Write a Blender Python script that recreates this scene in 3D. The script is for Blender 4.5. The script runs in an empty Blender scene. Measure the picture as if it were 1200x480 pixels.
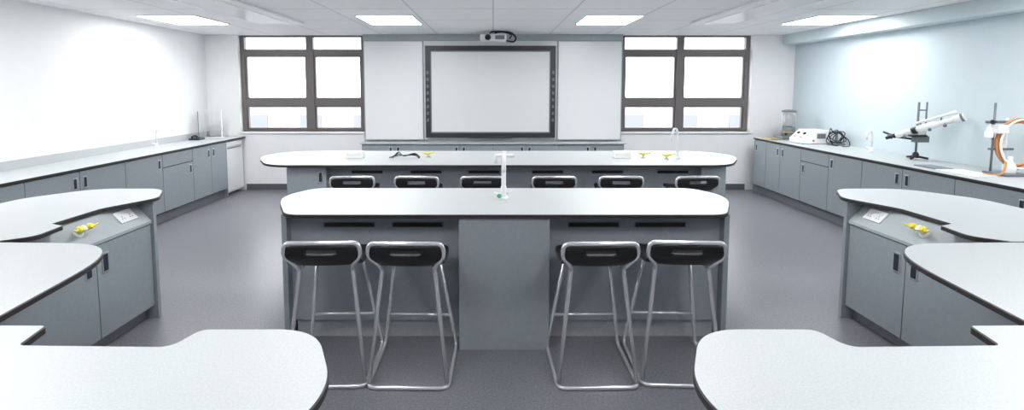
import bpy, bmesh, math
from mathutils import Vector, Matrix
sc=bpy.context.scene
sc.view_settings.view_transform='Standard'
sc.view_settings.look='None'
sc.view_settings.exposure=0.0

# ---------------------------------------------------------------- materials
def mat(name,col,rough=0.5,metal=0.0,noise=0.0,nscale=40.0,bump=0.0,emit=None,trans=0.0,spec=0.5,coat=0.0):
    m=bpy.data.materials.new(name); m.use_nodes=True
    nt=m.node_tree; b=nt.nodes['Principled BSDF']
    b.inputs['Base Color'].default_value=(*col,1); b.inputs['Roughness'].default_value=rough
    b.inputs['Metallic'].default_value=metal
    b.inputs['Specular IOR Level'].default_value=spec
    b.inputs['Transmission Weight'].default_value=trans
    b.inputs['Coat Weight'].default_value=coat
    tc=nt.nodes.new('ShaderNodeTexCoord')
    if noise>0:
        n=nt.nodes.new('ShaderNodeTexNoise'); n.inputs['Scale'].default_value=nscale; n.inputs['Detail'].default_value=4
        nt.links.new(tc.outputs['Object'],n.inputs['Vector'])
        r=nt.nodes.new('ShaderNodeValToRGB')
        r.color_ramp.elements[0].position=0.35; r.color_ramp.elements[1].position=0.65
        r.color_ramp.elements[0].color=(*[c*(1-noise) for c in col],1)
        r.color_ramp.elements[1].color=(*[min(1,c*(1+noise)) for c in col],1)
        nt.links.new(n.outputs['Fac'],r.inputs['Fac']); nt.links.new(r.outputs['Color'],b.inputs['Base Color'])
        if bump>0:
            bp=nt.nodes.new('ShaderNodeBump'); bp.inputs['Strength'].default_value=bump; bp.inputs['Distance'].default_value=0.002
            nt.links.new(n.outputs['Fac'],bp.inputs['Height']); nt.links.new(bp.outputs['Normal'],b.inputs['Normal'])
    if emit:
        b.inputs['Emission Color'].default_value=(*emit[0],1); b.inputs['Emission Strength'].default_value=emit[1]
    return m
M={}
M['white']=mat('wall_white_paint',(.86,.865,.875),.7,noise=.01,nscale=8)
M['blue']=mat('wall_blue_paint',(.60,.69,.73),.7,noise=.01,nscale=8)
M['top']=mat('worktop_laminate',(.485,.52,.53),.40,noise=.06,nscale=150,spec=.4)
M['edge']=mat('worktop_core',(.03,.026,.026),.45,noise=.1)
M['panel']=mat('cabinet_panel',(.30,.34,.37),.38,noise=.03,nscale=30)
M['panel2']=mat('service_panel',(.38,.43,.455),.4,noise=.02)
M['plinth']=mat('plinth',(.19,.20,.22),.5,noise=.05)
M['plinthl']=mat('table_plinth',(.42,.44,.46),.5,noise=.05)
M['gap']=mat('shadow_gap',(.03,.035,.04),.6)
M['handle']=mat('handle_inset',(.02,.03,.05),.35)
M['steel']=mat('brushed_steel',(.65,.67,.69),.3,metal=.8)
M['tube']=mat('stool_tube_chrome',(.74,.75,.77),.22,metal=.6)
M['black']=mat('black_plastic',(.008,.008,.010),.38,noise=.1,nscale=90)
M['skirt']=mat('skirting',(.10,.105,.12),.5)
M['wpl']=mat('white_plastic',(.85,.86,.87),.35)
M['enamel']=mat('white_enamel',(.86,.87,.88),.25)
M['board']=mat('whiteboard_surface',(.84,.86,.88),.25)
M['screen']=mat('board_screen',(.78,.79,.80),.4)
M['bezel']=mat('board_bezel',(.03,.033,.037),.4)
M['bezel2']=mat('board_bezel_inner',(.16,.18,.2),.4)
M['frame']=mat('window_frame',(.15,.135,.135),.45)
M['yellow']=mat('gas_tap_yellow',(.9,.76,.06),.35)
M['green']=mat('tap_green',(.05,.42,.2),.35)
M['red']=mat('red_plastic',(.6,.03,.03),.35)
M['orange']=mat('orange_tubing',(.62,.27,.09),.4)
M['brass']=mat('brass',(.5,.38,.15),.35,metal=.8)
M['lamp']=mat('luminaire_diffuser',(.9,.9,.9),.4,emit=((1,.99,.98),18.5))
M['ac']=mat('ceiling_unit_white',(.93,.93,.93),.4)
M['brick']=mat('outside_render',(.40,.37,.35),.8,noise=.1,nscale=3)
M['ground']=mat('outside_ground',(.12,.12,.125),.9,noise=.1,nscale=.6)
g=mat('clear_glass',(.95,.97,.97),.05,trans=1.0); M['glass']=g

def floor_mat():
    m=bpy.data.materials.new('vinyl_floor'); m.use_nodes=True
    nt=m.node_tree;b=nt.nodes['Principled BSDF']
    tc=nt.nodes.new('ShaderNodeTexCoord')
    n=nt.nodes.new('ShaderNodeTexNoise'); n.inputs['Scale'].default_value=80; n.inputs['Detail'].default_value=6; n.inputs['Roughness'].default_value=.75
    v=nt.nodes.new('ShaderNodeTexVoronoi'); v.inputs['Scale'].default_value=140
    nt.links.new(tc.outputs['Object'],n.inputs['Vector']); nt.links.new(tc.outputs['Object'],v.inputs['Vector'])
    r=nt.nodes.new('ShaderNodeValToRGB')
    e=r.color_ramp.elements; e[0].position=.38; e[0].color=(.158,.158,.182,1); e[1].position=.62; e[1].color=(.258,.258,.29,1)
    nt.links.new(n.outputs['Fac'],r.inputs['Fac'])
    r2=nt.nodes.new('ShaderNodeValToRGB'); f=r2.color_ramp.elements
    f[0].position=.08; f[0].color=(.65,.65,.67,1); f[1].position=.18; f[1].color=(1,1,1,1)
    nt.links.new(v.outputs['Distance'],r2.inputs['Fac'])
    mx=nt.nodes.new('ShaderNodeMixRGB'); mx.blend_type='MULTIPLY'; mx.inputs[0].default_value=.6
    nt.links.new(r.outputs['Color'],mx.inputs[1]); nt.links.new(r2.outputs['Color'],mx.inputs[2])
    nt.links.new(mx.outputs['Color'],b.inputs['Base Color'])
    b.inputs['Roughness'].default_value=.34
    return m
M['floor']=floor_mat()
def ceil_mat():
    m=bpy.data.materials.new('ceiling_tiles'); m.use_nodes=True
    nt=m.node_tree;b=nt.nodes['Principled BSDF']
    tc=nt.nodes.new('ShaderNodeTexCoord')
    br=nt.nodes.new('ShaderNodeTexBrick'); br.offset=0; br.squash=1
    br.inputs['Scale'].default_value=1; br.inputs['Brick Width'].default_value=.9; br.inputs['Row Height'].default_value=.9
    br.inputs['Mortar Size'].default_value=.010; br.inputs['Mortar Smooth'].default_value=.2
    br.inputs['Color1'].default_value=(.92,.925,.93,1); br.inputs['Color2'].default_value=(.89,.895,.905,1); br.inputs['Mortar'].default_value=(.66,.67,.69,1)
    nt.links.new(tc.outputs['Object'],br.inputs['Vector'])
    nt.links.new(br.outputs['Color'],b.inputs['Base Color']); b.inputs['Roughness'].default_value=.8
    return m
M['ceil']=ceil_mat()

# ---------------------------------------------------------------- mesh helpers
def link(ob): sc.collection.objects.link(ob); return ob
def empty(name,loc=(0,0,0)):
    e=bpy.data.objects.new(name,None); e.location=loc; e.empty_display_size=.2; return link(e)
def finish(bm,name,mats,parent,smooth=False,bevel=0):
    me=bpy.data.meshes.new(name)
    bmesh.ops.recalc_face_normals(bm,faces=bm.faces)
    bm.to_mesh(me); bm.free()
    for k in (mats if isinstance(mats,(list,tuple)) else [mats]): me.materials.append(M[k])
    ob=link(bpy.data.objects.new(name,me))
    if smooth:
        for p in me.polygons: p.use_smooth=True
    if bevel>0:
        md=ob.modifiers.new('bevel','BEVEL'); md.width=bevel; md.segments=2; md.limit_method='ANGLE'
    if parent is not None:
        ob.parent=parent; ob.matrix_parent_inverse=Matrix.Translation(parent.location).inverted()
    return ob
def addbox(bm,x0,x1,y0,y1,z0,z1,mi=0):
    vs=[bm.verts.new((x,y,z)) for z in (z0,z1) for y in (y0,y1) for x in (x0,x1)]
    for q in ((0,1,3,2),(4,6,7,5),(0,4,5,1),(2,3,7,6),(0,2,6,4),(1,5,7,3)):
        f=bm.faces.new([vs[i] for i in q]); f.material_index=mi
def box(name,x0,x1,y0,y1,z0,z1,m,parent=None,bevel=0):
    bm=bmesh.new(); addbox(bm,min(x0,x1),max(x0,x1),min(y0,y1),max(y0,y1),z0,z1); return finish(bm,name,m,parent,bevel=bevel)
def fillet(poly):
    out=[];n=len(poly)
    for i,(x,y,r) in enumerate(poly):
        p=Vector((x,y)); a=Vector(poly[i-1][:2]); b=Vector(poly[(i+1)%n][:2])
        if r<=0: out.append((x,y)); continue
        u=(a-p); v=(b-p); lu,lv=u.length,v.length; u.normalize(); v.normalize()
        ang=u.angle(v); tl=r/math.tan(ang/2)
        s=p+u*min(tl,lu*.495); e=p+v*min(tl,lv*.495)
        for k in range(15):
            t=k/14; q=s*(1-t)**2+p*2*t*(1-t)+e*t*t; out.append((q.x,q.y))
    return out
def slab(name,poly,z0,z1,parent,mats=('top','edge')):
    pts=fillet(poly); bm=bmesh.new(); ed=.004
    b=[bm.verts.new((x,y,z0)) for x,y in pts]; m=[bm.verts.new((x,y,z1-.004)) for x,y in pts]
    n=len(pts); c=[]
    area=sum(pts[i][0]*pts[(i+1)%n][1]-pts[(i+1)%n][0]*pts[i][1] for i in range(n))
    sg=1 if area>0 else -1
    for i,(x,y) in enumerate(pts):
        d=Vector(pts[(i+1)%n])-Vector(pts[i-1]); d=d.normalized() if d.length>0 else Vector((1,0))
        nrm=Vector((-d.y,d.x))*sg*ed
        c.append(bm.verts.new((x+nrm.x,y+nrm.y,z1)))
    for i in range(n):
        j=(i+1)%n
        f=bm.faces.new((b[i],b[j],m[j],m[i])); f.material_index=1
        f=bm.faces.new((m[i],m[j],c[j],c[i])); f.material_index=1
    f=bm.faces.new(c); f.material_index=0
    f=bm.faces.new(b[::-1]); f.material_index=1
    return finish(bm,name,mats,parent)
def catmull(pts,sub=6,closed=False):
    P=[Vector(p) for p in pts]; out=[]; n=len(P)
    rng=range(n if closed else n-1)
    for i in rng:
        if closed: a,b,c,d=P[i-1],P[i],P[(i+1)%n],P[(i+2)%n]
        else: a,b,c,d=P[max(i-1,0)],P[i],P[i+1],P[min(i+2,n-1)]
        for k in range(sub):
            t=k/sub
            out.append(.5*((2*b)+(c-a)*t+(2*a-5*b+4*c-d)*t*t+(3*b-3*c+d-a)*t**3))
    if not closed: out.append(P[-1])
    return out
def roundpath(pts,r=.04,closed=False,seg=6):
    P=[Vector(p) for p in pts]; n=len(P); out=[]
    for i in range(n):
        if not closed and i in(0,n-1): out.append(P[i]); continue
        p=P[i];a=P[i-1];b=P[(i+1)%n]; u=a-p;v=b-p; l=min(r,u.length*.49,v.length*.49)
        s=p+u.normalized()*l;e=p+v.normalized()*l
        for k in range(seg+1):
            t=k/seg; out.append(s*(1-t)**2+p*2*t*(1-t)+e*t*t)
    return out
def addtube(bm,path,rad,segs=8,closed=False,mi=0):
    n=len(path); rings=[]; up=None
    for i,p in enumerate(path):
        if closed: d=path[(i+1)%n]-path[i-1]
        else: d=path[min(i+1,n-1)]-path[max(i-1,0)]
        d.normalize()
        if up is None:
            up=Vector((0,0,1)) if abs(d.z)<.9 else Vector((1,0,0))
        s=d.cross(up)
        if s.length<1e-5: s=d.orthogonal()
        s.normalize(); up=s.cross(d).normalized()
        r=rad(i/(n-1)) if callable(rad) else rad
        rings.append([bm.verts.new(p+(s*math.cos(a)+up*math.sin(a))*r) for a in [2*math.pi*k/segs for k in range(segs)]])
    for i in range(n if closed else n-1):
        A=rings[i];B=rings[(i+1)%n]
        for k in range(segs):
            f=bm.faces.new((A[k],A[(k+1)%segs],B[(k+1)%segs],B[k])); f.smooth=True; f.material_index=mi
    if not closed:
        f=bm.faces.new(rings[0][::-1]);f.material_index=mi
        f=bm.faces.new(rings[-1]);f.material_index=mi
def tube(name,path,rad,m,parent,segs=8,closed=False):
    bm=bmesh.new(); addtube(bm,[Vector(p) for p in path],rad,segs,closed); return finish(bm,name,m,parent)
def lathe(name,prof,loc,m,parent,segs=20,axis=Vector((0,0,1))):
    bm=bmesh.new(); rot=Vector((0,0,1)).rotation_difference(axis).to_matrix(); L=Vector(loc); R=[]
    for r,z in prof: R.append([bm.verts.new(L+rot@Vector((r*math.cos(2*math.pi*k/segs),r*math.sin(2*math.pi*k/segs),z))) for k in range(segs)])
    for a,b in zip(R,R[1:]):
        for k in range(segs):
            f=bm.faces.new((a[k],a[(k+1)%segs],b[(k+1)%segs],b[k])); f.smooth=True
    bm.faces.new(R[0][::-1]); bm.faces.new(R[-1])
    ob=finish(bm,name,m,parent)
    md=ob.modifiers.new('es','EDGE_SPLIT'); md.split_angle=math.radians(40)
    return ob
def fr(face,u,v,w):
    ax,c,s=face
    return (c+s*w,u,v) if ax=='x' else (u,c+s*w,v)
def fbox(name,face,u0,u1,v0,v1,w0,w1,m,parent,bevel=0):
    a=fr(face,u0,v0,w0); b=fr(face,u1,v1,w1)
    return box(name,a[0],b[0],a[1],b[1],v0,v1,m,parent,bevel)
def door(face,u0,u1,v0,v1,parent,hu=None,hv=None,hw=.05,hh=.12,nm='door'):
    fbox(nm,face,u0+.003,u1-.003,v0+.003,v1-.003,0,.018,'panel',parent,.002)
    if hu is not None:
        fbox('handle_plate',face,hu-hw/2,hu+hw/2,hv-hh/2,hv+hh/2,.016,.023,'steel',parent,.002)
        fbox('handle_recess',face,hu-hw/2+.009,hu+hw/2-.009,hv-hh/2+.011,hv+hh/2-.011,.018,.0245,'handle',parent,.001)

# ---------------------------------------------------------------- room
XL,XR,YB,YF,ZC=-4.72,4.95,8.0,-2.2,2.56
box('floor',XL-.2,XR+.2,YF-.2,YB+.3,-.1,0,'floor')
box('ceiling',XL-.2,XR+.2,YF-.2,YB+.3,ZC,ZC+.12,'ceil')
box('wall_left',XL-.2,XL,YF-.2,YB+.3,0,ZC,'white')
box('wall_right',XR,XR+.2,YF-.2,YB+.3,0,ZC,'blue')
box('wall_front',XL,XR,YF-.2,YF,0,ZC,'white')
WL=(-4.19,-2.12); WR=(2.11,4.25); ZS=.975
bm=bmesh.new()
addbox(bm,XL,WL[0],YB,YB+.3,0,ZC); addbox(bm,WL[1],WR[0],YB,YB+.3,0,ZC); addbox(bm,WR[1],XR,YB,YB+.3,0,ZC)
addbox(bm,WL[0],WL[1],YB,YB+.3,0,ZS); addbox(bm,WR[0],WR[1],YB,YB+.3,0,ZS)
finish(bm,'wall_back','white',None)
box('trim_1',4.74,XR-.001,YF,YB,2.40,ZC-.001,'blue',None,.004)
box('baseboard_back',XL+.6,XR-.75,YB-.018,YB-.001,0,.1,'skirt')
box('baseboard_left',XL+.001,XL+.018,YF,1.9,0,.1,'skirt')
box('baseboard_right',XR-.018,XR-.001,YF,1.9,0,.1,'skirt')
box('trim_2',-2.11,2.10,YB-.09,YB-.001,2.462,ZC-.002,'panel2')
def window(name,x0,x1,mull):
    e=empty(name,((x0+x1)/2,YB+.1,ZS))
    y0,y1=YB+.08,YB+.15
    box('sill',x0-.02,x1+.02,YB-.03,YB+.16,ZS-.03,ZS,'enamel',e,.004)
    box('jamb_1',x0,x0+.07,y0,y1,ZS,ZC,'frame',e); box('jamb_2',x1-.07,x1,y0,y1,ZS,ZC,'frame',e)
    for a,b in ((x0+.07,mull-.06),(mull+.06,x1-.07)):
        box('head',a,b,y0,y1,ZC-.03,ZC,'frame',e)
        box('rail_top',a,b,y0+.003,y1,2.225,2.335,'frame',e)
        box('rail_mid',a,b,y0+.003,y1,1.395,1.515,'frame',e)
        box('rail_bottom',a,b,y0,y1,ZS,ZS+.04,'frame',e)
        for z0,z1 in ((ZS+.04,1.395),(1.515,2.225)):
            t=.028
            box('sash',a,a+t,y0+.015,y1-.01,z0,z1,'frame',e);box('sash',b-t,b,y0+.015,y1-.01,z0,z1,'frame',e)
            box('sash',a+t,b-t,y0+.015,y1-.01,z0,z0+.02,'frame',e);box('sash',a+t,b-t,y0+.015,y1-.01,z1-.02,z1,'frame',e)
    box('mullion',mull-.06,mull+.06,y0-.01,y1,ZS,ZC,'frame',e)
window('window_1',WL[0],WL[1],-3.04)
window('window_2',WR[0],WR[1],3.10)

# outside
box('outside_ground',-60,60,YB+1,90,-3.6,-3.5,'ground')
b=empty('neighbouring_building',(0,40,-3.5))
box('block',-40,40,45,52,-3.5,.6,'brick',b); box('roof_edge',-40.2,40.2,44.8,52,.6,.85,'plinthl',b)
for i in range(16): box('window_strip',-38+i*5,-36+i*5,44.93,45,-2.2,-.8,'plinth',b)

# luminaires
for cy in (6.22,3.55,.9):
    for cx in (-3.9,-1.3,1.45,4.22):
        e=empty('ceiling_light_panel',(cx,cy,ZC))
        hx,hy=.35,.40
        bm=bmesh.new()
        for q in ((-hx,hx,-hy,-hy+.02),(-hx,hx,hy-.02,hy),(-hx,-hx+.02,-hy+.02,hy-.02),(hx-.02,hx,-hy+.02,hy-.02)):
            addbox(bm,cx+q[0],cx+q[1],cy+q[2],cy+q[3],ZC-.012,ZC-.0005)
        finish(bm,'frame','enamel',e)
        box('diffuser',cx-hx+.02,cx+hx-.02,cy-hy+.02,cy+hy-.02,ZC-.014,ZC-.001,'lamp',e)
for x0,x1 in ((-3.15,-2.5),(2.6,3.25)):  # added raised white panels, slightly paler than the ceiling tiles
    e=empty('ceiling_air_conditioning_unit',((x0+x1)/2,5.3,ZC))
    box('fascia',x0,x1,4.1,6.5,ZC-.03,ZC-.001,'ac',e,.01)
    box('grille',x0+.12,x1-.12,4.3,6.3,ZC-.036,ZC-.028,'enamel',e,.004)

# ---------------------------------------------------------------- back wall fittings
e=empty('wall_mounted_whiteboard',(0,YB,.85))
for a,b_ in ((-2.11,-1.14),(1.05,2.10)):
    box('board_surface',a+.012,b_-.012,YB-.075,YB-.001,.86,2.45,'board',e)
    bm=bmesh.new()
    for q in ((a,a+.014,.85,2.46),(b_-.014,b_,.85,2.46)): addbox(bm,q[0],q[1],YB-.08,YB-.001,q[2],q[3])
    addbox(bm,a,b_,YB-.08,YB-.001,2.448,2.46); addbox(bm,a,b_,YB-.085,YB-.001,.845,.86)
    finish(bm,'board_frame','panel2',e)
box('centre_panel',-1.138,1.048,YB-.05,YB-.001,.85,2.46,'board',e)
e=empty('interactive_whiteboard',(-.045,YB-.08,.88))
bm=bmesh.new(); X0,X1,Z0,Z1=-1.10,1.01,.885,2.375
def frame(bm,X0,X1,Z0,Z1,t,y0,y1):
    addbox(bm,X0,X0+t,y0,y1,Z0,Z1);addbox(bm,X1-t,X1,y0,y1,Z0,Z1);addbox(bm,X0+t,X1-t,y0,y1,Z1-t,Z1);addbox(bm,X0+t,X1-t,y0,y1,Z0,Z0+t)
frame(bm,X0,X1,Z0,Z1,.075,YB-.13,YB-.052); finish(bm,'bezel','bezel',e)
bm=bmesh.new(); frame(bm,X0+.075,X1-.075,Z0+.075,Z1-.075,.02,YB-.115,YB-.052); finish(bm,'inner_bezel','bezel2',e)
box('screen',X0+.09,X1-.09,YB-.105,YB-.053,Z0+.09,Z1-.09,'screen',e)
for k in range(8): box('touch_key',X0+.02,X0+.055,YB-.134,YB-.128,1.15+k*.11,1.2+k*.11,'bezel2',e); box('touch_key',X1-.055,X1-.02,YB-.134,YB-.128,1.15+k*.11,1.2+k*.11,'bezel2',e)
box('pen_tray',X0+.7,X1-.7,YB-.16,YB-.131,Z0-.005,Z0+.02,'bezel',e,.004)

e=empty('ceiling_projector',(.02,7.5,ZC))
box('body',-.2,.2,7.35,7.62,2.405,2.505,'wpl',e,.02)
lathe('lens',[(.04,0),(.045,.02),(.035,.03)],(-.08,7.35,2.455),'black',e,axis=Vector((0,-1,0)))
lathe('ceiling_pole',[(.025,0),(.025,.055)],(.0,7.5,2.504),'steel',e)
box('vent',.03,.17,7.347,7.352,2.425,2.485,'bezel2',e)
tube('cable',catmull([(.0,7.52,2.53),(.1,7.45,2.545),(.26,7.42,2.53),(.34,7.42,2.46),(.31,7.45,2.40),(.2,7.6,2.43)]),.014,'black',e)
tube('cable',catmull([(-.05,7.55,2.53),(-.02,7.4,2.54),(.12,7.38,2.54),(.27,7.40,2.5),(.25,7.5,2.45)]),.011,'black',e)

e=empty('wall_cabinet_run',(0,7.8,0))
box('carcass',-2.11,2.10,7.72,YB-.02,.1,.80,'plinth',e); box('plinth',-2.09,2.08,7.76,YB-.02,0,.1,'plinth',e)
box('counter',-2.13,2.12,7.68,YB-.1,.801,.822,'top',e)
fc=('y',7.72,-1)
nd=8; wd=4.21/nd
for i in range(nd):
    u0=-2.11+i*wd; door(fc,u0,u0+wd,.1,.79,e,u0+(wd-.06 if i%2==0 else .06),.70)

# ---------------------------------------------------------------- side benches
def sidebench(name,s,Xw,Xf,y1,units,upstand,zt=.9):
    e=empty(name,((Xw+Xf)/2,5,0))
    face=('x',Xf,s); ya=units[0][0]; yb=units[-1][1]
    box('carcass',Xw+s*.003,Xf,ya,yb,.13,zt-.025,'gap',e)
    box('plinth',Xw+s*.003,Xf-s*.05,ya,yb,0,.13,'plinth',e)
    bm=bmesh.new(); a,b=sorted((Xw+s*.002,Xf+s*.035))
    addbox(bm,a,b,ya,y1,zt-.022,zt-.003,1); addbox(bm,a,b,ya,y1,zt-.003,zt,0)
    finish(bm,'worktop',('top','edge'),e)
    if upstand: box('upstand',Xw+s*.002,Xw+s*.02,ya,y1,zt,zt+.09,'top',e)
    for u0,u1,k in units:
        if k=='D': door(face,u0,u1,.14,.865,e,u1-.06,.75)
        if k=='E': door(face,u0,u1,.14,.865,e,u0+.06,.75)
        if k=='W':
            door(face,u0,u1,.70,.865,e); door(face,u0,u1,.14,.695,e,u1-.06,.60)
    box('end_panel',Xw+s*.003,Xf+s*.018,yb,yb+.018,0,zt-.022,'panel',e)
    return e
U=[(1.95,2.45,'D'),(2.45,3.02,'E'),(3.02,3.61,'D'),(3.61,4.21,'E'),(4.21,4.78,'D'),(4.78,5.38,'E'),(5.38,5.99,'D'),(5.99,6.6,'W'),(6.6,7.03,'D'),(7.03,7.43,'E')]
sidebench('fitted_wall_bench',1,XL,-4.15,YB-.01,U,True)
U=[(1.95,2.5,'D'),(2.5,3.1,'E'),(3.1,3.75,'D'),(3.75,4.38,'E'),(4.38,4.95,'D'),(4.95,5.5,'E'),(5.5,6.05,'D'),(6.05,6.6,'W'),(6.6,7.08,'D'),(7.08,7.45,'E'),(7.45,7.78,'D')]
sidebench('fitted_wall_bench',-1,XR,4.25,7.80,U,False)
e=empty('undercounter_refrigerator',(-4.4,7.7,0))
box('cabinet',XL+.03,-4.2,7.46,7.97,.03,.855,'enamel',e,.008)
box('door',-4.198,-4.15,7.462,7.968,.06,.77,'enamel',e,.012)
box('top_fascia',-4.198,-4.16,7.462,7.968,.775,.85,'enamel',e,.006)
box('grip',-4.152,-4.14,7.5,7.9,.745,.765,'bezel2',e,.003)
for y in (7.5,7.93): box('foot',-4.3,-4.25,y-.02,y+.02,0,.03,'black',e)
box('foot_rear',-4.65,-4.6,7.5,7.9,0,.03,'black',e)

# ---------------------------------------------------------------- island tables
def mid(x,c): return 2*c-x
def island(name,c,yf,yb,L,nslots,endx,mody):
    e=empty(name,(c,(yf+yb)/2,0))
    poly=L+[(mid(x,c),y,r) for x,y,r in L[::-1]]
    slab('worktop',poly,.876,.9,e)
    ex0,ex1=endx
    box('end_panel_1',ex0,ex0+.035,mody-.06,yb-.12,0,.875,'panel',e,.002)
    box('end_panel_2',ex1-.035,ex1,mody-.06,yb-.12,0,.875,'panel',e,.002)
    box('modesty_panel',ex0+.036,ex1-.036,mody,mody+.02,.13,.875,'panel',e)
    box('back_panel',ex0+.036,ex1-.036,yb-.16,yb-.14,.1,.875,'panel',e)
    box('plinth',ex0+.05,ex1-.05,mody+.03,yb-.2,0,.15,'plinthl',e)
    for u in nslots:
        bm=bmesh.new(); addbox(bm,u-.165,u+.165,mody-.004,mody+.01,.775,.802)
        finish(bm,'cable_slot','black',e)
        box('slot_lip',u-.172,u+.172,mody-.002,mody+.001,.770,.807,'bezel2',e)
    return e
e=island('laboratory_island_table',.08,3.0,3.82,[(-1.32,3.0,.16),(-1.585,3.50,1.6),(-1.42,3.82,.16)],[-.96,-.505,.67,1.115],(-1.39,1.55),3.17)
box('centre_column',-.22,.36,3.02,3.168,0,.875,'panel',e,.002)
e=island('laboratory_island_table',.06,4.97,6.12,[(-2.36,4.97,.4),(-2.80,5.68,2.5),(-2.45,6.12,.5)],[-1.37,-.73,-.1,.59,1.24,1.95],(-2.2,2.5),5.2)
box('side_cupboard',-2.16,-1.76,5.06,5.198,.1,.875,'panel',e); door(('y',5.06,-1),-2.18,-1.76,.12,.865,e,-1.82,.76)
box('end_cupboard',2.2,2.46,5.06,5.198,.1,.875,'panel',e)

# ---------------------------------------------------------------- corner pods
def pod(name,xf):
    m=lambda x:xf(x)
    def B(nm,x0,x1,*a,**k): return box(nm,m(x0),m(x1),*a,**k)
    s=1 if m(1)>m(0) else -1
    # end workstation facing the room centre
    e=empty(name,(m(-3.0),3.0,0))
    P=[(-3.42,2.462,0),(-3.42,3.45,.3),(-3.15,3.80,.35),(-2.62,3.80,.22),(-2.44,3.48,.14),(-2.60,3.16,.16),(-2.60,2.80,.02),(-2.50,2.76,.02),(-2.47,2.56,.1),(-2.60,2.462,.03)]
    slab('worktop',[(m(x),y,r) for x,y,r in P],.876,.9,e)
    B('carcass',-3.35,-2.515,2.48,3.46,.1,.715,'gap',e)
    B('rear_box',-3.35,-2.66,2.48,3.46,.716,.875,'panel',e)
    B('plinth',-3.32,-2.56,2.5,3.45,0,.1,'plinth',e)
    B('end_panel',-3.38,-2.475,3.462,3.492,0,.875,'panel',e,.002)
    bm=bmesh.new(); prof=[(-2.655,.875),(-2.615,.868),(-2.49,.735),(-2.49,.715),(-2.655,.715)]
    a=[bm.verts.new((m(x),2.48,z)) for x,z in prof]; b=[bm.verts.new((m(x),3.46,z)) for x,z in prof]
    for i in range(5): bm.faces.new((a[i],a[(i+1)%5],b[(i+1)%5],b[i]))
    bm.faces.new(a); bm.faces.new(b); finish(bm,'service_panel','panel2',e)
    F=('x',m(-2.515),s)
    door(F,2.97,3.46,.1,.71,e,3.035,.58,.055,.13); door(F,2.48,2.97,.1,.71,e,2.905,.58,.055,.13)
    n=Vector((s*.133,0,.125)).normalized(); t=Vector((s*.125,0,-.133)).normalized()
    def slope(y,k):
        return Vector((m(-2.615),y,.868)).lerp(Vector((m(-2.49),y,.735)),k)
    so=empty('socket_outlet',slope(3.3,.45))
    bm=bmesh.new(); c0=slope(3.3,.45); yv=Vector((0,1,0))
    def obox(bm,c,hy,ht,h0,h1,mi=0):
        vs=[bm.verts.new(c+yv*a*hy+t*b_*ht+n*hh) for hh in (h0,h1) for b_ in(-1,1) for a in (-1,1)]
        for q in ((0,1,3,2),(4,6,7,5),(0,4,5,1),(2,3,7,6),(0,2,6,4),(1,5,7,3)):
            f=bm.faces.new([vs[i] for i in q]); f.material_index=mi
    obox(bm,c0,.075,.045,.0005,.010)
    for dy in (-.035,.035):
        obox(bm,c0+yv*dy-t*.02,.012,.008,.0095,.013)
        for a_,b_ in ((0,.0),( -.01,.018),(.01,.018)): obox(bm,c0+yv*(dy+a_)+t*b_,.003,.005,.0099,.0106,1)
    finish(bm,'faceplate',('wpl','bezel2'),so)
    c1=slope(2.91,.5); ga=empty('gas_tap',c1)
    lathe('base',[(.03,.0005),(.03,.01),(.016,.014),(.016,.045),(.02,.05),(.02,.062),(.0,.066)],c1,'wpl',ga,axis=n)
    for sy in (-1,1):
        d=(yv*sy*.9+n*.35+t*.1).normalized()
        lathe('nozzle',[(.010,0),(.016,.018),(.016,.03),(.010,.036),(.014,.044),(.014,.054),(.009,.058),(.009,.07),(.005,.074),(.005,.095)],c1+n*.04,'yellow',ga,segs=12,axis=d)
        q=c1+n*.055+yv*sy*.035
        lathe('lever',[(.018,0),(.021,.010),(.014,.024)],q,'yellow',ga,segs=12,axis=(n+t*.3).normalized())
    # corner workstation
    e=empty(name,(m(-2.5),1.6,0))
    P=[(-3.42,2.455,0),(-2.5,2.455,.1),(-1.86,2.43,.52),(-1.72,1.575,0),(-1.88,.76,0),(-3.42,.76,0)]
    slab('worktop',[(m(x),y,r) for x,y,r in P],.876,.9,e)
    B('body',-3.35,-2.35,.86,2.36,.1,.875,'panel',e); B('plinth',-3.3,-2.42,.9,2.3,0,.1,'plinth',e)
    # workstation nearest the entrance, facing the board
    e=empty(name,(m(-1.2),1.2,0))
    P=[(-1.715,1.575,0),(-1.505,1.575,.02),(-1.475,1.45,.02),(-1.0,1.44,.05),(-.97,1.55,.05),(-.58,1.55,.22),(-.43,1.24,.3),(-.55,.76,.15),(-1.875,.76,0)]
    slab('worktop',[(m(x),y,r) for x,y,r in P],.876,.9,e)
    B('body',-1.72,-.78,.86,1.36,.1,.70,'panel',e); B('rear_box',-1.7,-.78,.86,1.3,.701,.875,'panel',e)
    B('plinth',-1.7,-.85,.9,1.31,0,.1,'plinth',e)
    G=('y',1.36,1)
    for u in (-1.71,-1.25):
        u0,u1=sorted((m(u),m(u+.45))); door(G,u0,u1,.11,.69,e,(u0+u1)/2,.58)
pod('laboratory_workstation',lambda x:x)
pod('laboratory_workstation',lambda x:.10-x)

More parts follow.
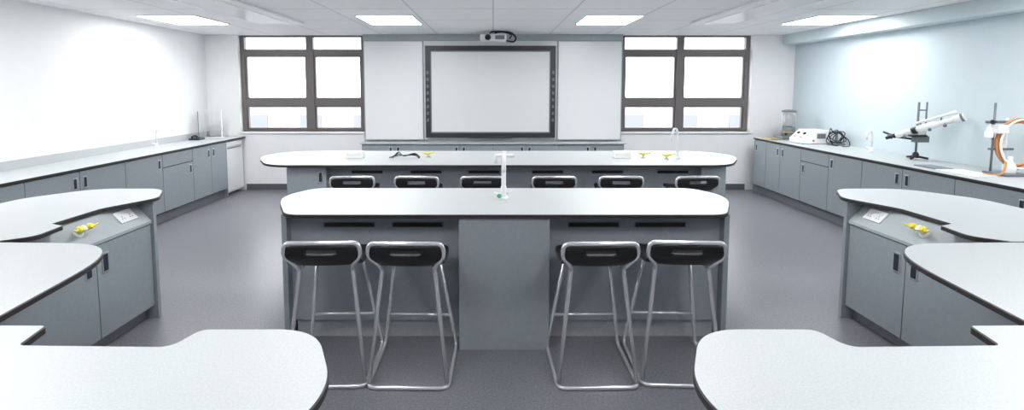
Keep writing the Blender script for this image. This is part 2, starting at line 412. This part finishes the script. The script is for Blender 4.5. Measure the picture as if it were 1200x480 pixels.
# ---------------------------------------------------------------- stools
def stool_mesh():
    bm=bmesh.new(); R=.0125
    def V(*a): return Vector(a)
    path=[V(-.13,.10,.69),V(-.235,.225,.0125),V(-.228,-.245,.0125),V(.228,-.245,.0125),V(.235,.225,.0125),V(.13,.10,.69)]
    addtube(bm,roundpath(path,.05),R)
    path=[V(-.222,-.225,.03),V(-.150,-.165,.665),V(-.158,-.20,.70),V(-.212,-.235,.765),V(-.205,-.245,.842),V(0,-.262,.847),V(.205,-.245,.842),V(.212,-.235,.765),V(.158,-.20,.70),V(.150,-.165,.665),V(.222,-.225,.03)]
    addtube(bm,roundpath(path,.035),R)
    def leg(z):
        t=(.69-z)/(.69-.0125); return V(.13+.105*t,.10+.125*t,z)
    a=leg(.235); addtube(bm,[V(-a.x,a.y,a.z),V(a.x,a.y,a.z)],.0105)
    addtube(bm,[V(-.13,.10,.685),V(-.14,-.165,.675)],.01); addtube(bm,[V(.13,.10,.685),V(.14,-.165,.675)],.01)
    NU,NV=24,28; th=.018
    def sp(u,v):
        x=(2*u-1); side=abs(x)**3
        if v<.62:
            k=v/.62; y=.18-.37*k; z=.712-.022*math.sin(k*math.pi)-.02*(1-k)**6+.016*side
            w=.198+.010*k
            if v<.14: w*=math.sqrt(max(0,1-((.14-v)/.14)**2*.3))
            y-=.03*side*max(0,1-k*3)
        else:
            k=(v-.62)/.38
            y=-.19-.052*math.sin(min(1,k*1.5)*math.pi/2); z=.712+.122*k**1.15+.016*side*(1-k)
            w=.208-.010*k
            z-=.016*abs(x)**6*k
            y+=.014*side
        return V(x*w,y,z)
    def grid(v): return [[bm.verts.new(p) for p in r] for r in v]
    T=[[sp(i/NU,j/NV) for i in range(NU+1)] for j in range(NV+1)]
    def nrm(i,j):
        a=T[j][min(i+1,NU)]-T[j][max(i-1,0)]; b=T[min(j+1,NV)][i]-T[max(j-1,0)][i]
        return a.cross(b).normalized()
    top=grid(T); bot=grid([[T[j][i]+nrm(i,j)*th for i in range(NU+1)] for j in range(NV+1)])
    def q(a,b,c,d):
        f=bm.faces.new((a,b,c,d)); f.smooth=True; f.material_index=1
    H=set((i,j) for j in range(24,26) for i in range(7,17))
    for j in range(NV):
        for i in range(NU):
            if (i,j) in H: continue
            q(top[j][i],top[j][i+1],top[j+1][i+1],top[j+1][i]); q(bot[j][i],bot[j+1][i],bot[j+1][i+1],bot[j][i+1])
            for (di,dj,a,b) in ((-1,0,(i,j),(i,j+1)),(1,0,(i+1,j+1),(i+1,j)),(0,-1,(i+1,j),(i,j)),(0,1,(i,j+1),(i+1,j+1))):
                ni,nj=i+di,j+dj
                if (ni,nj) in H or ni<0 or nj<0 or ni>=NU or nj>=NV:
                    q(top[a[1]][a[0]],top[b[1]][b[0]],bot[b[1]][b[0]],bot[a[1]][a[0]])
    bmesh.ops.recalc_face_normals(bm,faces=bm.faces)
    me=bpy.data.meshes.new('laboratory_stool'); bm.to_mesh(me); bm.free()
    me.materials.append(M['tube']); me.materials.append(M['black']); return me
SM=stool_mesh()
for x,y,r in ((-.96,2.86,2),(-.48,2.85,-1),(.59,2.85,1),(1.09,2.87,-3)):
    o=link(bpy.data.objects.new('laboratory_stool',SM)); o.location=(x,y,0); o.rotation_euler[2]=math.radians(r)
for x,r in ((-1.37,3),(-.73,-2),(-.107,1),(.587,0),(1.24,-2),(1.96,2)):
    o=link(bpy.data.objects.new('laboratory_stool',SM)); o.location=(x,4.84,0); o.rotation_euler[2]=math.radians(r)

# ---------------------------------------------------------------- table-top items
def gooseneck(name,x,y,z,h,reach,d,r=.010):
    e=empty(name,(x,y,z)); d=Vector(d).normalized()
    lathe('base',[(.03,0),(.03,.012),(.018,.02),(.016,.06),(.012,.065)],(x,y,z),'wpl',e)
    o=Vector((x,y,z))
    pts=[o+Vector((0,0,.05)),o+Vector((0,0,h*.8)),o+Vector((0,0,h))+d*reach*.25,o+Vector((0,0,h))+d*reach*.75,o+d*reach+Vector((0,0,h*.82)),o+d*reach+Vector((0,0,h*.62))]
    tube('spout',roundpath(pts,.05),r,'wpl',e)
    lathe('lever',[(.01,0),(.012,.03),(.007,.06)],o+Vector((0,0,.045)),'wpl',e,segs=10,axis=Vector((d.y,-d.x,.2)).normalized())
    return e
x,y=.075,3.44
e=empty('laboratory_water_tap',(x,y,.9))
lathe('base',[(.036,0),(.036,.012),(.024,.02),(.020,.09),(.016,.10)],(x,y,.9),'wpl',e)
lathe('column',[(.016,.09),(.016,.30),(.021,.305),(.021,.345),(.0,.35)],(x,y,.9),'wpl',e)
tube('spout',roundpath([(x,y,1.225),(x,y-.12,1.23),(x,y-.155,1.18),(x,y-.16,1.12)],.05),.013,'wpl',e)
tube('cross_handle',[(x-.06,y,1.215),(x+.075,y,1.215)],.013,'wpl',e)
tube('handle_drop',[(x-.055,y,1.215),(x-.055,y,1.16)],.011,'wpl',e)
lathe('indicator',[(.014,0),(.016,.012),(.010,.022)],(x-.025,y-.02,.925),'green',e,segs=14,axis=Vector((-.8,-.5,.2)).normalized())
tube('side_outlet',[(x-.02,y,.93),(x-.07,y-.02,.945)],.010,'wpl',e)
tube('lever',[(x+.01,y,.94),(x+.06,y-.01,.955)],.009,'wpl',e)
gooseneck('laboratory_water_tap',2.09,5.45,.9,.34,.13,(-.75,-.65,0),.013)
gooseneck('laboratory_water_tap',4.72,6.0,.9,.27,.15,(-.8,-.5,0),.013)
gooseneck('laboratory_water_tap',-4.55,6.5,.9,.24,.15,(.8,-.5,0),.013)
def sockbox(x,y):
    e=empty('desk_socket_box',(x,y,.9))
    bm=bmesh.new(); v=[]
    for dx in (-.1,.1): v.append([bm.verts.new((x+dx,y+a,.9+b)) for a,b in((-.06,0),(.06,0),(.035,.08),(-.035,.08))])
    for i in range(4): bm.faces.new((v[0][i],v[0][(i+1)%4],v[1][(i+1)%4],v[1][i]))
    bm.faces.new(v[0]);bm.faces.new(v[1]); finish(bm,'housing','wpl',e,bevel=.006)
    box('socket_face',x-.08,x+.08,y-.052,y-.044,.92,.96,'enamel',e,.003)
sockbox(-1.58,5.5); sockbox(1.47,5.5)
def gastap(x,y):
    e=empty('gas_tap',(x,y,.9))
    lathe('base',[(.028,0),(.028,.01),(.014,.015),(.014,.05),(.0,.055)],(x,y,.9),'steel',e,segs=14)
    for s in(-1,1): lathe('nozzle',[(.012,0),(.016,.02),(.010,.03),(.012,.05),(.007,.055),(.006,.08)],(x,y,.94),'yellow',e,segs=10,axis=Vector((s*.9,-.3,.25)).normalized())
gastap(-.75,5.55); gastap(1.95,5.4); gastap(1.72,5.5)
e=empty('cable_bundle',(-.95,5.5,.9))
for k in range(3):
    tube('cable',catmull([(-1.18+.02*k,5.45,.91),(-1.1,5.5+.04*k,.925+.015*k),(-1.0,5.42-.02*k,.94),(-.9,5.5,.93+.01*k),(-.84,5.42+.03*k,.912)]),.007,'black',e)

# left bench items
e=empty('acrylic_safety_screen',(-4.45,7.75,.9))
box('panel',-4.62,-4.36,7.74,7.75,.905,1.33,'glass',e); box('side_panel',-4.62,-4.612,7.55,7.739,.905,1.33,'glass',e)
box('edge_strip',-4.37,-4.355,7.738,7.752,.905,1.34,'wpl',e); box('edge_strip',-4.625,-4.61,7.738,7.752,.905,1.34,'wpl',e)
box('foot',-4.63,-4.35,7.70,7.79,.9,.91,'wpl',e)
e=empty('desk_telephone',(-4.6,7.45,.9))
box('base',-4.66,-4.5,7.36,7.52,.9,.925,'black',e,.008); tube('handset',catmull([(-4.62,7.38,.94),(-4.62,7.42,.955),(-4.62,7.47,.955),(-4.62,7.51,.94)]),.016,'black',e)

# ---------------------------------------------------------------- right bench instruments
z=.9
e=empty('water_still',(4.62,7.55,z))
box('base',4.46,4.80,7.42,7.68,z+.001,z+.045,'bezel2',e,.008)
lathe('vessel',[(.09,.045),(.095,.1),(.095,.17),(.07,.2)],(4.62,7.55,z),'bezel2',e)
lathe('brass_collar',[(.1,.10),(.1,.125)],(4.62,7.55,z),'brass',e)
lathe('condenser',[(.035,.2),(.055,.23),(.055,.36),(.03,.40)],(4.62,7.55,z),'wpl',e)
lathe('glass_cylinder',[(.085,.2),(.085,.42)],(4.62,7.55,z),'glass',e)
lathe('cap',[(.105,.42),(.105,.445),(.05,.46)],(4.62,7.55,z),'bezel2',e)
for dx,dy in((-.1,0),(.1,0),(0,.1)): tube('rod',[(4.62+dx,7.55+dy,z+.05),(4.62+dx,7.55+dy,z+.43)],.007,'steel',e)
lathe('knob',[(.02,0),(.02,.02)],(4.50,7.42,z+.09),'black',e,segs=12,axis=Vector((0,-1,0)))
box('drain_tray',4.26,4.44,7.38,7.66,z+.001,z+.02,'brass',e,.004)
e=empty('power_supply_unit',(4.6,7.02,z))
bm=bmesh.new(); 
pr=[(4.40,0),(4.80,0),(4.80,.19),(4.54,.19),(4.40,.06)]
a=[bm.verts.new((X,6.84,z+.005+Z)) for X,Z in pr]; b=[bm.verts.new((X,7.16,z+.005+Z)) for X,Z in pr]
for i in range(5): bm.faces.new((a[i],a[(i+1)%5],b[(i+1)%5],b[i]))
bm.faces.new(a);bm.faces.new(b); finish(bm,'case','wpl',e,bevel=.008)
for X in (4.43,4.77):
    for Y in (6.87,7.13): box('foot',X-.01,X+.01,Y-.01,Y+.01,z,z+.007,'black',e)
nn=Vector((-.13,0,.14)).normalized()
A_=lambda Y,k: Vector((4.40,Y,z+.065)).lerp(Vector((4.54,Y,z+.195)),k)
for Y in (6.93,7.07):
    lathe('dial',[(.022,0),(.022,.012),(.012,.02)],A_(Y,.6),'black',e,segs=14,axis=nn)
    lathe('terminal',[(.009,0),(.009,.015)],A_(Y,.2),'red',e,segs=10,axis=nn)
box('meter',4.60,4.72,6.835,6.842,z+.08,z+.15,'bezel2',e)
lathe('switch',[(.012,0),(.012,.01)],(4.55,6.84,z+.05),'red',e,segs=12,axis=Vector((0,-1,0)))
e=empty('coiled_cable',(4.8,6.72,z))
for k in range(6):
    R=.060+.011*(k%3); cy=6.72+.02*(k-2.5); tl=.35*(k%3-1)
    tube('loop',[(4.79+R*math.cos(a)*1.35+tl*R*math.sin(a),cy+.03*math.sin(a*2+k),z+.11+R*math.sin(a)*1.05) for a in [i*math.pi/14 for i in range(28)]],.006,'black',e,closed=True)
tube('loose_lead',catmull([(4.72,6.7,z+.18),(4.66,6.66,z+.24),(4.62,6.62,z+.14),(4.66,6.6,z+.02),(4.74,6.6,z+.01)]),.006,'black',e)
tube('loose_lead',catmull([(4.86,6.7,z+.14),(4.9,6.64,z+.08),(4.86,6.56,z+.01),(4.72,6.5,z+.008)]),.006,'black',e)
box('winder',4.70,4.88,6.66,6.78,z,z+.03,'bezel2',e,.006); box('winder_arm',4.78,4.80,6.70,6.74,z+.03,z+.22,'bezel2',e,.004)

e=empty('laboratory_telescope_stand',(4.75,5.4,z))
for a in (90,210,330):
    r=math.radians(a); tube('foot',[(4.75,5.4,z+.035),(4.75+.11*math.cos(r),5.4+.11*math.sin(r),z+.012)],.012,'black',e)
lathe('hub',[(.03,.015),(.03,.06),(.016,.08)],(4.75,5.4,z),'black',e)
tube('post',[(4.75,5.4,z+.05),(4.75,5.4,z+.64)],.011,'bezel2',e)
tube('post_rear',[(4.84,5.4,z+.2),(4.84,5.4,z+.64)],.009,'bezel2',e)
box('clamp',4.71,4.87,5.37,5.43,z+.19,z+.26,'bezel2',e,.006)
box('platform',4.64,4.82,5.34,5.46,z+.255,z+.275,'black',e,.004)
box('gearbox',4.70,4.79,5.33,5.39,z+.28,z+.36,'wpl',e,.01)
p0=Vector((4.56,5.52,z+.24)); p1=Vector((4.88,5.0,z+.50))
d=(p1-p0).normalized(); L=(p1-p0).length
lathe('barrel',[(.026,.05),(.034,.07),(.034,L*.30),(.026,L*.31),(.026,L*.38),(.040,L*.40),(.040,L*.62),(.030,L*.64),(.030,L*.86),(.042,L*.88),(.042,L)],p0,'wpl',e,axis=d)
lathe('eyepiece',[(.018,-.05),(.018,.02),(.026,.025),(.026,.06)],p0,'black',e,axis=d)
lathe('focus_ring',[(.037,L*.31),(.037,L*.37)],p0,'black',e,axis=d)
lathe('objective_rim',[(.044,L*.96),(.044,L*.99)],p0,'bezel2',e,axis=d)
up=Vector((0,0,.075)); lathe('finder',[(.014,L*.35),(.014,L*.8),(.020,L*.81),(.020,L*.9)],p0+up,'wpl',e,segs=14,axis=d)
for k in(.42,.7): tube('finder_bracket',[p0+d*L*k,p0+d*L*k+up],.008,'bezel2',e)
for k in (.2,.55,.75): lathe('thumb_screw',[(.008,0),(.008,.05),(.016,.055),(.016,.07)],p0+d*L*k,'bezel2',e,segs=10,axis=Vector((-.5,-.6,-.5)).normalized())
tube('counter_arm',[(4.75,5.4,z+.22),(4.62,5.52,z+.24),(4.53,5.6,z+.29)],.012,'black',e)
lathe('counterweight',[(.028,0),(.028,.05)],(4.60,5.54,z+.235),'bezel2',e,segs=16,axis=Vector((-.6,.7,.3)).normalized())
tube('brace',[(4.75,5.4,z+.42),(4.84,5.4,z+.42)],.008,'steel',e)
tube('brace',[(4.75,5.4,z+.55),(4.84,5.4,z+.55)],.006,'black',e)

ax,ay=4.74,4.38
e=empty('coiled_tube_apparatus',(ax,ay,z))
box('base',ax-.13,ax+.10,ay-.08,ay+.14,z,z+.022,'bezel2',e,.006)
tube('post',[(ax-.09,ay+.1,z+.02),(ax-.09,ay+.1,z+.66)],.009,'bezel2',e)
tube('post',[(ax+.03,ay+.1,z+.02),(ax+.03,ay+.1,z+.52)],.010,'wpl',e)
for k,(R,cy,mm) in enumerate(((.20,0,'orange'),(.185,.03,'orange'),(.195,-.03,'wpl'),(.17,.01,'orange'))):
    tube('hose_loop',[(ax+.05+R*.72*math.cos(a)*.9,ay+cy-R*.35*math.cos(a),z+.29+R*1.15*math.sin(a)) for a in [i*math.pi/18 for i in range(36)]],.010,mm,e,closed=True)
box('crossbar',ax-.16,ax+.10,ay+.085,ay+.115,z+.47,z+.495,'bezel2',e,.004)
box('crossbar_lower',ax-.12,ax+.10,ay+.085,ay+.115,z+.22,z+.24,'bezel2',e,.004)
lathe('bulb',[(.0,0),(.03,.02),(.035,.06),(.02,.1),(.012,.16)],(ax-.13,ay+.1,z+.32),'wpl',e,segs=14)
box('control_head',ax-.12,ax-.02,ay+.02,ay+.09,z+.38,z+.46,'wpl',e,.01)
lathe('clamp_knob',[(.014,0),(.014,.03),(.02,.035),(.02,.05)],(ax-.09,ay+.09,z+.485),'black',e,segs=12,axis=Vector((-1,-.4,0)).normalized())
lathe('flask',[(.045,.022),(.05,.05),(.045,.09),(.02,.13),(.02,.17)],(ax,ay+.02,z),'wpl',e,segs=16)
tube('hose_tail',catmull([(ax-.06,ay,z+.12),(ax-.12,ay-.05,z+.06),(ax-.2,ay-.08,z+.02),(ax-.26,ay,z+.011)]),.009,'orange',e)
e=empty('glass_cutting_board',(4.45,4.55,z))  # flat white tray with a dark pad beside it
box('slab',4.30,4.55,4.30,4.66,z,z+.012,'wpl',e,.003)
box('pad',4.34,4.52,4.70,4.95,z,z+.01,'bezel2',e,.003)

# ---------------------------------------------------------------- light
w=bpy.data.worlds.new('overcast_sky'); sc.world=w; w.use_nodes=True
bg=w.node_tree.nodes['Background']; bg.inputs[0].default_value=(.94,.97,1,1); bg.inputs[1].default_value=7.0

# ---------------------------------------------------------------- camera
cd=bpy.data.cameras.new('camera'); cam=link(bpy.data.objects.new('camera',cd))
cam.location=(0,0,1.697); cam.rotation_euler=(math.radians(90-4.5),0,0)
cd.sensor_fit='HORIZONTAL'; cd.sensor_width=36; cd.lens=36*567/1200
cd.shift_x=22/1200; cd.shift_y=-92.4/1200; cd.clip_start=.05; cd.clip_end=300
sc.camera=cam
